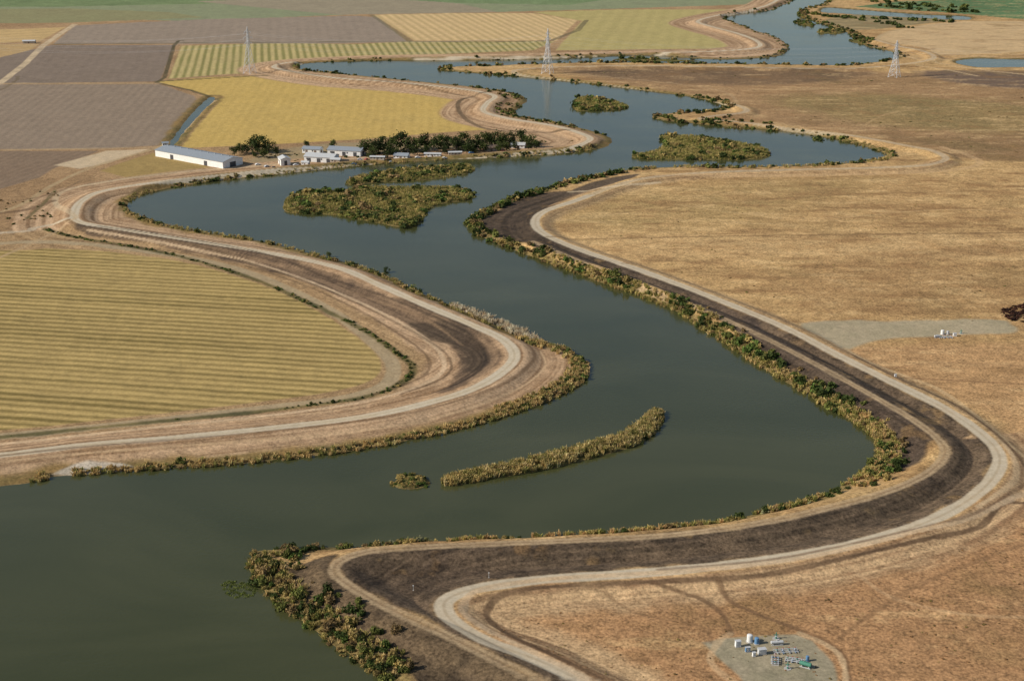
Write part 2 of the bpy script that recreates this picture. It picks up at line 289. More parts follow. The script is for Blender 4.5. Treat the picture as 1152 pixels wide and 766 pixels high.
track([(-100,130),(0,94),(48,52),(84,28)],9,C(202,180,146),k=1,n=2)
track([(-100,140),(6,99),(20,86)],4,C(110,96,70),k=.7,n=2)
track([(8,94),(180,94)],5,C(174,152,118),k=.9)
track([(0,169),(178,166)],5,C(174,150,116),k=.9)
track([(60,50),(300,48),(460,47),(620,46),(660,23)],8,C(110,100,74),k=.85,n=2)
track([(418,17),(462,47)],8,C(114,108,80),k=.7)
track([(176,92),(300,85)],7,C(96,88,58),k=.9)
track([(555,106),(520,112),(516,124),(530,138),(560,147),(640,150)],5,C(90,76,57),k=.85)
track([(310,72),(330,84),(400,91),(470,99),(520,108)],4,C(104,86,62),k=.7)
track([(100,262),(200,279),(300,300),(400,338),(470,375),(498,402),(490,425),(430,447),(330,464),(200,478),(0,500)],2.6,C(216,188,152),k=.85)
track([(110,259),(200,272),(300,291),(400,325),(470,353),(530,381),(546,402),(530,424),(480,446)],1.6,C(52,45,39),k=.75)
track([(120,262),(220,280),(320,308),(410,345),(480,382),(506,404),(500,424),(450,444)],1.5,C(98,80,60),k=.8)
track([(60,268),(200,284),(300,306),(390,342),(455,380),(482,404),(474,424),(420,444)],1.6,C(112,90,67),k=.85)
track([(140,268),(240,283),(330,305),(420,338),(480,362),(520,388)],1.6,C(150,124,96),k=.6)
track([(0,520),(100,509),(250,497),(400,481),(490,464),(560,440),(596,415),(600,398),(585,384)],2.0,C(122,97,72),k=.85)
track([(0,526),(100,515),(250,503),(400,488),(500,469),(575,442),(612,415),(608,396)],1.6,C(212,180,140),k=.8)
track([(0,505),(100,494),(250,481),(390,467),(470,449)],1.5,C(124,99,74),k=.8)
track([(0,499),(100,488),(250,475),(380,461),(450,446)],1.3,C(208,177,138),k=.7)
paint(pm([(55,534),(80,525),(120,522),(150,526),(120,531),(80,534)],0.5,1,2)*0.8,C(200,190,172))
paint(ss(-0.2,-1.5,ds),C(60,58,40))
col*= (1+0.16*N1+0.10*N2)[...,None]*(1+(0.14*N3+.10*N6)*RG)[...,None]
np.clip(col,0.01,0.85,out=col)
print('colours',time.time()-T0)
# ---------------------------------------------------------------- meshes
def mesh_np(name,verts,quads,mat,colattr=None,alpha=None):
    me=D.meshes.new(name); nv=len(verts); nf=len(quads); k=quads.shape[1]
    me.vertices.add(nv); me.vertices.foreach_set('co',verts.astype(np.float32).ravel())
    me.loops.add(nf*k); me.loops.foreach_set('vertex_index',quads.astype(np.int32).ravel())
    me.polygons.add(nf); me.polygons.foreach_set('loop_start',np.arange(0,nf*k,k,dtype=np.int32))
    me.polygons.foreach_set('loop_total',np.full(nf,k,np.int32))
    if colattr is not None:
        a=me.attributes.new('col','FLOAT_COLOR','POINT')
        c=np.ones((nv,4),np.float32); c[:,:3]=colattr
        a.data.foreach_set('color',c.ravel())
    if alpha is not None:
        a=me.attributes.new('grain','FLOAT','POINT'); a.data.foreach_set('value',alpha.astype(np.float32).ravel())
    me.update(calc_edges=True)
    me.materials.append(mat); ob=D.objects.new(name,me); S.collection.objects.link(ob); return ob
def nodemat(name):
    m=D.materials.new(name); m.use_nodes=True; nt=m.node_tree; b=nt.nodes['Principled BSDF']; return m,nt,b
def matground():
    m,nt,b=nodemat('ground_soil_and_grass'); L=nt.links.new; N=nt.nodes.new
    at=N('ShaderNodeAttribute'); at.attribute_name='col'
    ag=N('ShaderNodeAttribute'); ag.attribute_name='grain'
    geo=N('ShaderNodeNewGeometry')
    n1=N('ShaderNodeTexNoise'); n1.inputs['Scale'].default_value=0.8; n1.inputs['Detail'].default_value=4; n1.inputs['Roughness'].default_value=0.78
    n2=N('ShaderNodeTexNoise'); n2.inputs['Scale'].default_value=0.2; n2.inputs['Detail'].default_value=3; n2.inputs['Roughness'].default_value=0.7
    L(geo.outputs['Position'],n1.inputs['Vector']); L(geo.outputs['Position'],n2.inputs['Vector'])
    r1=N('ShaderNodeMapRange'); r1.inputs[1].default_value=.3; r1.inputs[2].default_value=.7; r1.inputs[3].default_value=-.50; r1.inputs[4].default_value=.5
    r2=N('ShaderNodeMapRange'); r2.inputs[1].default_value=.3; r2.inputs[2].default_value=.7; r2.inputs[3].default_value=-.22; r2.inputs[4].default_value=.22
    L(n1.outputs[0],r1.inputs[0]); L(n2.outputs[0],r2.inputs[0])
    ad=N('ShaderNodeMath'); ad.operation='ADD'; L(r1.outputs[0],ad.inputs[0]); L(r2.outputs[0],ad.inputs[1])
    mu=N('ShaderNodeMath'); mu.operation='MULTIPLY_ADD'; L(ad.outputs[0],mu.inputs[0]); L(ag.outputs['Fac'],mu.inputs[1]); mu.inputs[2].default_value=1.0
    vm=N('ShaderNodeVectorMath'); vm.operation='SCALE'; L(at.outputs['Color'],vm.inputs[0]); L(mu.outputs[0],vm.inputs['Scale'])
    L(vm.outputs[0],b.inputs['Base Color']); b.inputs['Roughness'].default_value=0.95; b.inputs['Specular IOR Level'].default_value=0.1
    sm=N('ShaderNodeMath'); sm.operation='MULTIPLY'; L(ag.outputs['Fac'],sm.inputs[0]); sm.inputs[1].default_value=.65
    bp=N('ShaderNodeBump'); bp.inputs['Distance'].default_value=0.35; L(sm.outputs[0],bp.inputs['Strength'])
    L(n1.outputs[0],bp.inputs['Height']); L(bp.outputs[0],b.inputs['Normal'])
    return m
V=np.stack([X,Y,hgt.astype(np.float32)],-1).reshape(-1,3)
idx=np.arange(NR*NC).reshape(NR,NC)
Q=np.stack([idx[1:,:-1],idx[1:,1:],idx[:-1,1:],idx[:-1,:-1]],-1).reshape(-1,4)
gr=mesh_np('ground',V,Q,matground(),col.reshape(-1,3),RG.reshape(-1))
gr.data.polygons.foreach_set('use_smooth',np.ones(len(Q),bool))
def hz(x,y):
    u,v=UV(np.asarray(x,float),np.asarray(y,float)); c=np.clip(np.searchsorted(ul,u),0,NC-1); r=np.clip(np.searchsorted(vl,v),0,NR-1)
    return hgt[r,c]
def matwater():
    m,nt,b=nodemat('river_water'); L=nt.links.new; N=nt.nodes.new
    geo=N('ShaderNodeNewGeometry')
    mp=N('ShaderNodeMapping'); mp.inputs['Scale'].default_value=(0.9,1.5,1); mp.inputs['Rotation'].default_value=(0,0,0.5)
    L(geo.outputs['Position'],mp.inputs['Vector'])
    n0=N('ShaderNodeTexNoise'); n0.inputs['Scale'].default_value=0.008; n0.inputs['Detail'].default_value=5; n0.inputs['Distortion'].default_value=1.2
    L(mp.outputs[0],n0.inputs['Vector'])
    cr=N('ShaderNodeValToRGB'); cr.color_ramp.elements[0].position=.35; cr.color_ramp.elements[1].position=.68
    cr.color_ramp.elements[0].color=(0.045,0.050,0.018,1); cr.color_ramp.elements[1].color=(0.064,0.067,0.027,1)
    L(n0.outputs[0],cr.inputs[0]); L(cr.outputs[0],b.inputs['Base Color'])
    n1=N('ShaderNodeTexNoise'); n1.inputs['Scale'].default_value=0.5; n1.inputs['Detail'].default_value=3; n1.inputs['Roughness'].default_value=.6
    L(mp.outputs[0],n1.inputs['Vector'])
    n3=N('ShaderNodeTexNoise'); n3.inputs['Scale'].default_value=0.014; n3.inputs['Detail'].default_value=4; n3.inputs['Distortion'].default_value=1.5
    L(mp.outputs[0],n3.inputs['Vector'])
    mr=N('ShaderNodeMapRange'); mr.inputs[1].default_value=.35; mr.inputs[2].default_value=.65; mr.inputs[3].default_value=.08; mr.inputs[4].default_value=.36
    L(n3.outputs[0],mr.inputs[0])
    bp=N('ShaderNodeBump'); bp.inputs['Distance'].default_value=0.3; L(mr.outputs[0],bp.inputs['Strength'])
    L(n1.outputs[0],bp.inputs['Height']); L(bp.outputs[0],b.inputs['Normal'])
    b.inputs['Roughness'].default_value=0.09; b.inputs['IOR'].default_value=1.33; b.inputs['Specular IOR Level'].default_value=.5
    return m
wv=np.array([[-3500,60,0],[3500,60,0],[3500,5200,0],[-3500,5200,0]],float)
mesh_np('river_water',wv,np.array([[0,1,2,3]]),matwater())
# ---------------------------------------------------------------- vegetation
def leafmat(name):
    m,nt,b=nodemat(name); at=nt.nodes.new('ShaderNodeAttribute'); at.attribute_name='col'
    nt.links.new(at.outputs['Color'],b.inputs['Base Color']); b.inputs['Roughness'].default_value=.8
    b.inputs['Specular IOR Level'].default_value=0.15
    tr=nt.nodes.new('ShaderNodeBsdfTranslucent'); nt.links.new(at.outputs['Color'],tr.inputs['Color'])
    mx=nt.nodes.new('ShaderNodeMixShader'); mx.inputs[0].default_value=.25; out=nt.nodes['Material Output']
    nt.links.new(b.outputs[0],mx.inputs[1]); nt.links.new(tr.outputs[0],mx.inputs[2]); nt.links.new(mx.outputs[0],out.inputs['Surface'])
    return m
LEAF=leafmat('foliage'); REED=leafmat('reed_blades')
def leafquads(P,out,s,r,upb=.35):
    n=len(P); nm=r.normal(size=(n,3))*.75+out; nm[:,2]+=upb; nm/=np.linalg.norm(nm,axis=1)[:,None]
    a=r.normal(size=(n,3)); a-=nm*(a*nm).sum(1)[:,None]; a/=np.linalg.norm(a,axis=1)[:,None]; b=np.cross(nm,a)
    sz=s*r.uniform(.6,1.3,(n,1)); a=a*sz; b=b*sz*.7
    return np.stack([P-a-b*.6,P+a*.2-b,P+a+b*.5,P-a*.3+b],1)
def proto(n,s,seed):
    r=np.random.default_rng(seed); k=6
    lc=r.normal(size=(k,3)); lc/=np.linalg.norm(lc,axis=1)[:,None]; lc*=r.uniform(.2,.66,(k,1)); lc[:,2]=np.abs(lc[:,2])*.9+.2
    lr=r.uniform(.24,.5,k); pts=[];cl=[];od=[]
    while len(pts)<n:
        i=r.integers(k); d=r.normal(size=3); d/=np.linalg.norm(d)
        p=lc[i]+d*lr[i]*r.uniform(.55,1.12)
        if p[2]<0.02: continue
        pts.append(p); cl.append(i); od.append(d)
    P=np.array(pts); cl=np.array(cl)
    return leafquads(P,np.array(od)*.8,s,r),r.uniform(.7,1.3,n)*(r.uniform(.75,1.25,k)[cl])
LOD=[(300,.125),(130,.19),(50,.30)]
PRO=[[proto(n,s,100*i+j) for j in range(9)] for i,(n,s) in enumerate(LOD)]
NB=[0]
def bushes(name,xy,size,hs,cols):
    xy=np.asarray(xy); n=len(xy); NB[0]+=n; z=hz(xy[:,0],xy[:,1])-0.15
    d=np.hypot(xy[:,0],xy[:,1]); lod=np.where(d<560,0,np.where(d<950,1,2)); pj=rng.integers(0,9,n); an=rng.uniform(0,6.28,n)
    VS=[];CS=[]
    for l in range(3):
        for j in range(9):
            m=(lod==l)&(pj==j)
            if not m.any(): continue
            q,t=PRO[l][j]; ca,sa=np.cos(an[m])[:,None,None],np.sin(an[m])[:,None,None]
            x=q[None,...,0]*ca-q[None,...,1]*sa; y=q[None,...,0]*sa+q[None,...,1]*ca; zz=np.broadcast_to(q[None,...,2],x.shape)
            s_=size[m][:,None,None]
            v=np.stack([x*s_+xy[m,0][:,None,None],y*s_+xy[m,1][:,None,None],zz*s_*hs[m][:,None,None]+z[m][:,None,None]],-1)
            c=cols[m][:,None,None,:]*t[None,:,None,None]*np.ones((1,1,4,1))
            VS.append(v.reshape(-1,3)); CS.append(c.reshape(-1,3))
    Vv=np.concatenate(VS); Cc=np.clip(np.concatenate(CS),.005,.6); F_=np.arange(len(Vv)).reshape(-1,4)
    return mesh_np(name,Vv,F_,LEAF,Cc)
def along(px,z,off0,off1,step,n=6,thr=0.0,seed=0):
    W=G(cat(px,n),z); seg=np.diff(W,axis=0); L=np.hypot(seg[:,0],seg[:,1]); cum=np.concatenate([[0],np.cumsum(L)])
    k=int(cum[-1]/step); s=rng.uniform(0,cum[-1],k); i=np.clip(np.searchsorted(cum,s)-1,0,len(seg)-1)
    t=((s-cum[i])/np.maximum(L[i],1e-6))[:,None]; P=W[i]+seg[i]*t; nrm=np.stack([-seg[i,1],seg[i,0]],1)/np.maximum(L[i],1e-6)[:,None]
    P=P+nrm*rng.uniform(off0,off1,k)[:,None]
    if thr>0:
        nn=vn(P[:,0]/9,P[:,1]/9,seed+3)*.6+vn(P[:,0]/32,P[:,1]/32,seed+5)*.4; P=P[nn>thr]
    return P
def scatter(px,z,dens,thr=0,seed=0,sc=12):
    W=G(cat(px,4,True),z); lo,hi=W.min(0),W.max(0); k=int((hi-lo).prod()*dens); P=rng.uniform(lo,hi,(k,2))
    ins=np.zeros(k,bool); n=len(W)
    for i in range(n):
        a,b=W[i],W[(i+1)%n]; c=((a[1]>P[:,1])!=(b[1]>P[:,1])); 
        xx=a[0]+(P[:,1]-a[1])/(b[1]-a[1]+1e-9)*(b[0]-a[0]); ins^=c&(P[:,0]<xx)
    P=P[ins]
    if thr>0: P=P[vn(P[:,0]/sc,P[:,1]/sc,seed)>thr]
    return P
DG=C(68,80,39); OL=C(108,112,57); YB=C(166,146,90); BR=C(138,116,78); GG=C(90,108,50); PG=C(168,166,126)
def pal(n,cs,w):
    i=rng.choice(len(cs),n,p=np.array(w)/sum(w)); return np.array(cs)[i]*rng.uniform(.75,1.25,(n,1))*1.05
def put(name,P,s0,s1,h0,h1,cs,w):
    n=len(P); return bushes(name,P,rng.uniform(s0,s1,n)*rng.choice([.7,1,1,1.4],n),rng.uniform(h0,h1,n),pal(n,cs,w))
mixc=[DG,OL,YB,BR,GG]
rb=right_bank; lb=left_bank
P=np.concatenate([along(rb[0:11],0.3,-9,1.5,.5,thr=.38,seed=1),along(rb[0:10],0.3,-18,-6,1.5,thr=.5,seed=2)])
put('riverbank_shrubs',P,.9,2.7,.7,1.4,mixc,[4,3,3,2,2])
P=np.concatenate([along(rb[8:16],0.3,-4,0.5,1.2,thr=.48,seed=1),along(rb[15:22],.3,-6,0.5,1.2,thr=.52,seed=2)])
put('riverbank_shrubs',P,.8,2.3,.6,1.2,[DG,OL,YB,BR,PG],[4,3,3,3,1])
P=np.concatenate([along(rb[21:36],.3,-10,1,.5,thr=.53,seed=3),along(rb[21:36],.3,-13,-3,2.0,thr=.46,seed=4)])
put('riverbank_shrubs',P,.9,3.0,.7,1.3,mixc,[5,3,3,2,2])
P=along(rb[24:40],.3,-9,-1,6,thr=.5,seed=9)
put('riverbank_shrubs',P,2.6,3.9,.9,1.3,[DG,GG,OL],[3,2,1])
P=along(rb[35:47],.3,-9,1,.8,thr=.46,seed=5)
put('riverbank_shrubs',P,1.2,3.4,.7,1.3,mixc,[5,3,2,2,1])
P=np.concatenate([along(rb[46:70],.3,-7,2,1.8,thr=.54,seed=6),along(rb[68:84],.3,-9,3,1.5,thr=.44,seed=7),along(rb[83:],.3,-14,2,1.8,thr=.40,seed=8)])
put('riverbank_shrubs',P,1.3,3.4,.6,1.1,[DG,OL,BR,YB],[5,3,2,1])
P=np.concatenate([along(rb[58:66],.3,-14,1,1.6,thr=.4,seed=2),scatter([(758,137),(800,130),(840,134),(900,146),(960,158),(940,160),(860,147)],1,.01,.4,3)])
put('riverbank_shrubs',P,1.6,3.6,.7,1.1,[DG,OL,BR],[5,3,2])
P=np.concatenate([along(lb[0:11],.3,-0.5,5,1.3,thr=.55,seed=1),along(lb[10:19],.3,0,8,.9,thr=.50,seed=2)])
put('riverbank_shrubs',P,.8,2.3,.6,1.2,mixc,[4,3,2,3,3])
P=np.concatenate([along(lb[18:32],.3,0,5,1.8,thr=.54,seed=3),along(lb[31:45],.3,-1,6,1.5,thr=.50,seed=4),along(lb[44:62],.3,-1,7,1.6,thr=.48,seed=5),along(lb[60:],.3,-2,10,2.6,thr=.44,seed=6)])
put('riverbank_shrubs',P,1.0,2.8,.6,1.1,[DG,OL,BR,YB],[5,3,2,2])
P=along(lb[48:56],.3,2,24,1.8,thr=.44,seed=6)
put('riverbank_shrubs',P,1.3,2.8,.6,1.0,[DG,OL,BR],[3,3,4])
P=np.concatenate([along(ditch[:12],1,-1.8,1.8,1.0,thr=.38,seed=1),along(ditch[11:],1,-1,1,2.4,thr=.5,seed=2)])
put('ditch_weeds',P,.5,1.4,.5,1.0,[DG,OL,GG,YB],[4,3,2,1])
for k,(de,th) in {'mid':(.10,.42),'midtop':(.08,.42),'east':(.07,.44),'north':(.07,.42),'far1':(.03,0),'far2':(.03,0),'far3':(.02,0),'far4':(.03,0)}.items():
    P=scatter(isl[k],0,de,th,4); put('island_shrubs',P,1.2,3.8,.5,1.1,[DG,OL,YB,GG,BR],[5,4,3,2,2])
P=np.concatenate([scatter(isl['fore_small'],0,.3),scatter(isl['fore_reed'],0,.06,.5,2)])
put('island_shrubs',P,1.0,2.0,.6,1.0,[OL,YB,GG,DG],[3,3,2,1])
P=np.concatenate([along([(985,6),(1040,12),(1100,15)],1,-12,12,4,thr=.4),along([(930,18),(980,24),(1030,34)],1,-10,10,5,thr=.4),along([(900,12),(940,20),(1000,22),(1080,26)],1,-8,8,4,thr=.42),along([(950,-4),(1000,3),(1060,8),(1090,12)],1,-20,20,3,thr=.4)])
put('distant_tree_belt',P,3,6.5,.6,1.1,[DG,OL],[4,2])
P=scatter([(560,690),(620,680),(800,690),(1000,650),(1152,600),(1152,760),(620,760)],1,.05,.35,7)
put('dry_weed_clumps',P,.25,.65,.4,.8,[BR,YB,C(170,132,92)],[2,2,4])
P=scatter([(640,262),(760,235),(1152,230),(1152,350),(900,355),(760,305)],1,.010,.45,7,30)
put('dry_weed_clumps',P,.3,.9,.35,.6,[BR,YB,OL],[3,3,1])
P=scatter([(640,80),(800,78),(1152,92),(1152,175),(900,140),(830,110)],1,.0016,.5,3,60)
put('dry_weed_clumps',P,.8,1.8,.35,.6,[BR,OL],[3,2])
P=np.concatenate([scatter([(0,225),(60,210),(60,246),(0,258)],1,.012,.55,3),scatter([(290,176),(420,163),(640,158),(600,168),(420,176),(320,182)],1,.02,.5,5)])
put('yard_bushes',P,.6,1.8,.5,1.0,[DG,OL,BR],[2,2,3])
def reeds(name,P,h0,h1,cs,w,nb=26,rad=.7):
    n=len(P); z=np.maximum(hz(P[:,0],P[:,1]),-.1); cc=pal(n,cs,w)*1.25; hh=rng.uniform(h0,h1,n)
    an=rng.uniform(0,6.28,(n,nb)); rr=rad*np.sqrt(rng.random((n,nb)))
    bx=P[:,0:1]+rr*np.cos(an); by=P[:,1:2]+rr*np.sin(an); h=hh[:,None]*rng.uniform(.6,1.1,(n,nb))
    a2=rng.uniform(0,6.28,(n,nb)); w_=rng.uniform(.09,.2,(n,nb)); dx=np.cos(a2)*w_; dy=np.sin(a2)*w_
    lx=rng.normal(0,.28,(n,nb))*h; ly=rng.normal(0,.28,(n,nb))*h; zz=np.broadcast_to(z[:,None],bx.shape)
    v=np.stack([np.stack([bx-dx,by-dy,zz],-1),np.stack([bx+dx,by+dy,zz],-1),np.stack([bx+lx+dx*.7,by+ly+dy*.7,zz+h],-1),np.stack([bx+lx-dx*.7,by+ly-dy*.7,zz+h*.96],-1)],2)
    c=(cc[:,None,None,:]*rng.uniform(.7,1.3,(n,nb,1,1)))*np.ones((1,1,4,1))
    v=v.reshape(-1,3); return mesh_np(name,v,np.arange(len(v)).reshape(-1,4),REED,np.clip(c.reshape(-1,3),.01,.7))
RE=[C(182,160,106),C(162,144,92),C(128,122,70),C(196,174,124)]
reeds('reed_bed',scatter(isl['fore_reed'],0,1.1,.22,5,6),1.0,2.6,RE,[3,4,4,2])
reeds('reed_bed',np.concatenate([along(lb[0:19],.3,-1,4.5,.4,thr=.38,seed=8),along(lb[10:19],.3,1,10,.4,thr=.33)]),.8,2.2,[C(192,166,114),C(170,144,94),C(136,130,76)],[4,3,3])
reeds('reed_bed',np.concatenate([along(rb[12:24],.3,-5,.8,.45,thr=.38),along(rb[21:28],.3,-9,.5,.3,thr=.3)]),.8,2.0,[C(172,154,96),C(138,134,74),C(182,150,102)],[4,3,3])
reeds('reed_bed',np.concatenate([along(rb[24:37],.3,-9,1.5,.4,thr=.2),along(rb[0:9],.3,-12,1,.45,thr=.3)]),1.0,2.4,[C(162,148,90),C(130,124,68),C(182,158,108)],[3,2,3])
reeds('reed_bed',np.concatenate([along(rb[36:56],.3,-8,1,1.2,thr=.35),along(lb[19:46],.3,-1,6,1.2,thr=.35)]),1.0,2.2,[C(158,146,92),C(130,122,70),C(178,154,106)],[2,2,2],nb=18,rad=1.0)
reeds('pale_dry_reeds',along([(505,345),(540,358),(575,372),(600,384)],.8,-2,6,.3,thr=.35),1.5,3.2,[C(196,182,156),C(170,150,120)],[2,1])
reeds('reed_bed',np.concatenate([scatter(isl['mid'],0,.25),scatter(isl['midtop'],0,.2),scatter(isl['east'],0,.2),scatter(isl['north'],0,.15)]),1,2.2,[C(138,130,74),C(170,152,96),C(118,116,60)],[2,2,1],nb=14,rad=1.2)
wp=scatter([(250,660),(255,654),(275,654),(288,660),(284,670),(262,672)],0,1.6,.3,2,3)
reeds('water_weeds',wp,.15,.5,[C(116,124,64),C(100,110,56)],[1,1],nb=14,rad=.6)
print('veg',NB,time.time()-T0)
# ---------------------------------------------------------------- solid objects
def flat(name,c,rough=.7,metal=0,var=.12,scale=1.5):
    m,nt,b=nodemat(name); N=nt.nodes.new; L=nt.links.new
    tc=N('ShaderNodeTexCoord'); n=N('ShaderNodeTexNoise'); n.inputs['Scale'].default_value=scale; n.inputs['Detail'].default_value=4
    L(tc.outputs['Object'],n.inputs['Vector']); r=N('ShaderNodeMapRange'); r.inputs[1].default_value=.3; r.inputs[2].default_value=.7; r.inputs[3].default_value=1-var; r.inputs[4].default_value=1+var
    L(n.outputs[0],r.inputs[0]); v=N('ShaderNodeVectorMath'); v.operation='SCALE'; v.inputs[0].default_value=c; L(r.outputs[0],v.inputs['Scale']); L(v.outputs[0],b.inputs['Base Color'])
    b.inputs['Roughness'].default_value=rough; b.inputs['Metallic'].default_value=metal; return m
WHITE=flat('white_painted_metal',(.70,.70,.68)); GREY=flat('grey_metal_roof',(.24,.27,.30),.6); LG=flat('light_roof',(.45,.46,.46)); TANW=flat('tan_wall',(.42,.36,.28)); DARK=flat('dark_opening',(.05,.05,.055)); BROWN=flat('brown_roof',(.16,.11,.08)); STEEL=flat('galvanised_steel',(.50,.52,.54),.5,.2); GREEN=flat('green_tank_paint',(.05,.2,.14)); BLUE=flat('blue_paint',(.1,.22,.38)); CONC=flat('concrete',(.4,.38,.35)); BARK=flat('bark',(.09,.07,.05)); RED=flat('red_paint',(.3,.07,.05)); RUB=flat('rubber',(.02,.02,.02))
def mesh(name,vs,fs,mat,parent=None):
    me=D.meshes.new(name); me.from_pydata([tuple(v) for v in vs],[],[tuple(f) for f in fs]); me.materials.append(mat); me.update()
    o=D.objects.new(name,me); S.collection.objects.link(o); o.parent=parent; return o
def boxv(x0,x1,y0,y1,z0,z1):
    return [(x0,y0,z0),(x1,y0,z0),(x1,y1,z0),(x0,y1,z0),(x0,y0,z1),(x1,y0,z1),(x1,y1,z1),(x0,y1,z1)],[(0,3,2,1),(4,5,6,7),(0,1,5,4),(1,2,6,5),(2,3,7,6),(3,0,4,7)]
def boxes(name,lst,mat,parent):
    V_=[];F_=[]
    for b in lst:
        v,f=boxv(*b); k=len(V_); V_+=v; F_+=[tuple(i+k for i in q) for q in f]
    return mesh(name,V_,F_,mat,parent)
def building(name,p,ang,L,W,h,rise,wall,roof,doors=2,wins=6):
    x,y=p; e=D.objects.new(name,None); S.collection.objects.link(e); e.location=(x,y,float(hz(x,y))-0.1); e.rotation_euler=(0,0,ang)
    a,b=L/2,W/2
    vs=[(-a,-b,0),(a,-b,0),(a,b,0),(-a,b,0),(-a,-b,h),(a,-b,h),(a,b,h),(-a,b,h),(-a,0,h+rise),(a,0,h+rise)]
    mesh('walls',vs,[(0,1,5,4),(2,3,7,6),(1,2,6,9,5),(3,0,4,8,7)],wall,e)
    o=.6; t=.18; dz=rise*o/b
    rv=[]; rf=[]
    for s in (-1,1):
        k=len(rv)
        for zz in (0.03,t):
            rv+=[(-a-o,s*(b+o),h-dz+zz),(a+o,s*(b+o),h-dz+zz),(a+o,0.0,h+rise+zz),(-a-o,0.0,h+rise+zz)]
        rf+=[tuple(k+i for i in q) for q in [(0,1,2,3),(7,6,5,4),(0,4,5,1),(1,5,6,2),(3,7,4,0)]]
    mesh('roof',rv,rf,roof,e)
    dl=[];wl=[]
    for i in range(doors):
        cx=-a+L*(i+.5)/doors; dl.append((cx-min(2,W*.12),cx+min(2,W*.12),-b-.06,-b-.003,0.05,min(h*.75,4)))
    dl.append((a+.003,a+.06,-W*.15,W*.15,.05,h*.75))
    for i in range(wins):
        cx=-a+L*(i+.2)/wins; wl.append((cx-.6,cx+.6,-b-.05,-b-.003,h*.45,h*.75))
    boxes('doors',dl,DARK if h>4 else BROWN,e)
    if wl: boxes('windows',wl,DARK,e)
    nr=int(L/8)
    if nr>3: boxes('roof_ridge_vents',[(-a+L*(i+.5)/nr-.6,-a+L*(i+.5)/nr+.6,-.5,.5,h+rise+.1,h+rise+.6) for i in range(nr)],GREY,e)
    return e
A=G([(175,176)])[0]; B=G([(251,190)])[0]; d=B-A; Lw=np.hypot(*d); nrm=np.array([-d[1],d[0]])/Lw; cen=(A+B)/2+nrm*11
building('long_warehouse',cen,math.atan2(d[1],d[0]),Lw,22,5.6,2.4,WHITE,GREY,2,0)
def at(u,v): return G([(u,v)])[0]
building('equipment_barn',at(362,181),-.25,26,14,4.5,2,WHITE,LG,3,2)
building('equipment_barn',at(390,174),-.25,30,13,5,2,WHITE,GREY,3,2)
building('storage_shed',at(352,172),-.25,16,9,4,1.5,WHITE,GREY,2,2)
building('storage_shed',at(320,185),-1.2,11,8,5.5,1.5,WHITE,LG,1,1)
building('storage_shed',at(378,184),-.2,8,5,3,1,TANW,LG,1,1)
building('storage_shed',at(344,186),-.3,6,4,2.6,.8,WHITE,LG,1,1)
building('farm_house',at(583,166),-.1,12,8,3,1.6,WHITE,LG,1,4)
building('farm_house',at(552,169),.2,11,8,3,1.6,TANW,BROWN,1,4)
building('farm_house',at(452,178),-.2,12,8,3,1.6,WHITE,GREY,1,4)
building('mobile_home',at(487,176),-.1,14,5,2.8,.5,WHITE,LG,1,5)
building('mobile_home',at(512,175),.1,11,4.5,2.8,.5,TANW,LG,1,4)
building('mobile_home',at(425,181),-.1,12,4.5,2.8,.5,TANW,LG,1,4)
building('farm_shed',at(33,49),.1,16,7,3.2,1.2,TANW,LG,1,1)
building('pump_house',at(186,164),.3,5,4,3,.8,WHITE,GREY,1,1)
def car(name,p,ang,mat):
    x,y=p; e=D.objects.new(name,None); S.collection.objects.link(e); e.location=(x,y,float(hz(x,y))); e.rotation_euler=(0,0,ang)
    pr=[(-2.3,.5),(-2.25,.95),(-1.7,1.05),(-1.2,1.5),(.5,1.52),(1.1,1.05),(2.1,.9),(2.3,.5),(2.2,.35),(-2.2,.35)]
    n=len(pr); vs=[(a,-.9,b) for a,b in pr]+[(a,.9,b) for a,b in pr]
    mesh('body',vs,[tuple(range(n)),tuple(range(2*n-1,n-1,-1))]+[(i,i+n,(i+1)%n+n,(i+1)%n) for i in range(n)],mat,e)
    boxes('windows',[(-1.1,.5,-.93,-.903,1.08,1.4),(-1.1,.5,.903,.93,1.08,1.4)],DARK,e)
    for i,(a,b) in enumerate([(-1.4,-.9),(1.4,-.9),(-1.4,.9),(1.4,.9)]):
        k=14; vv=[(a+.35*math.cos(6.283*j/k),b+s,.35+.35*math.sin(6.283*j/k)) for s in(-.12,.12) for j in range(k)]
        mesh('wheel_%d'%(i+1),vv,[tuple(range(k)),tuple(range(2*k-1,k-1,-1))]+[(j,(j+1)%k,(j+1)%k+k,j+k) for j in range(k)],RUB,e)
for u,v,a,m_ in [(333,188,.3,WHITE),(405,182,.1,STEEL),(412,180,1.2,RED),(470,179,.2,WHITE),(530,174,.4,BLUE),(300,188,.8,STEEL),(290,186,.5,WHITE),(308,190,1.4,RUB),(398,185,.2,BLUE),(440,182,.1,STEEL),(500,178,.4,WHITE),(566,171,.2,RED)]: car('parked_car',at(u,v),a,m_)
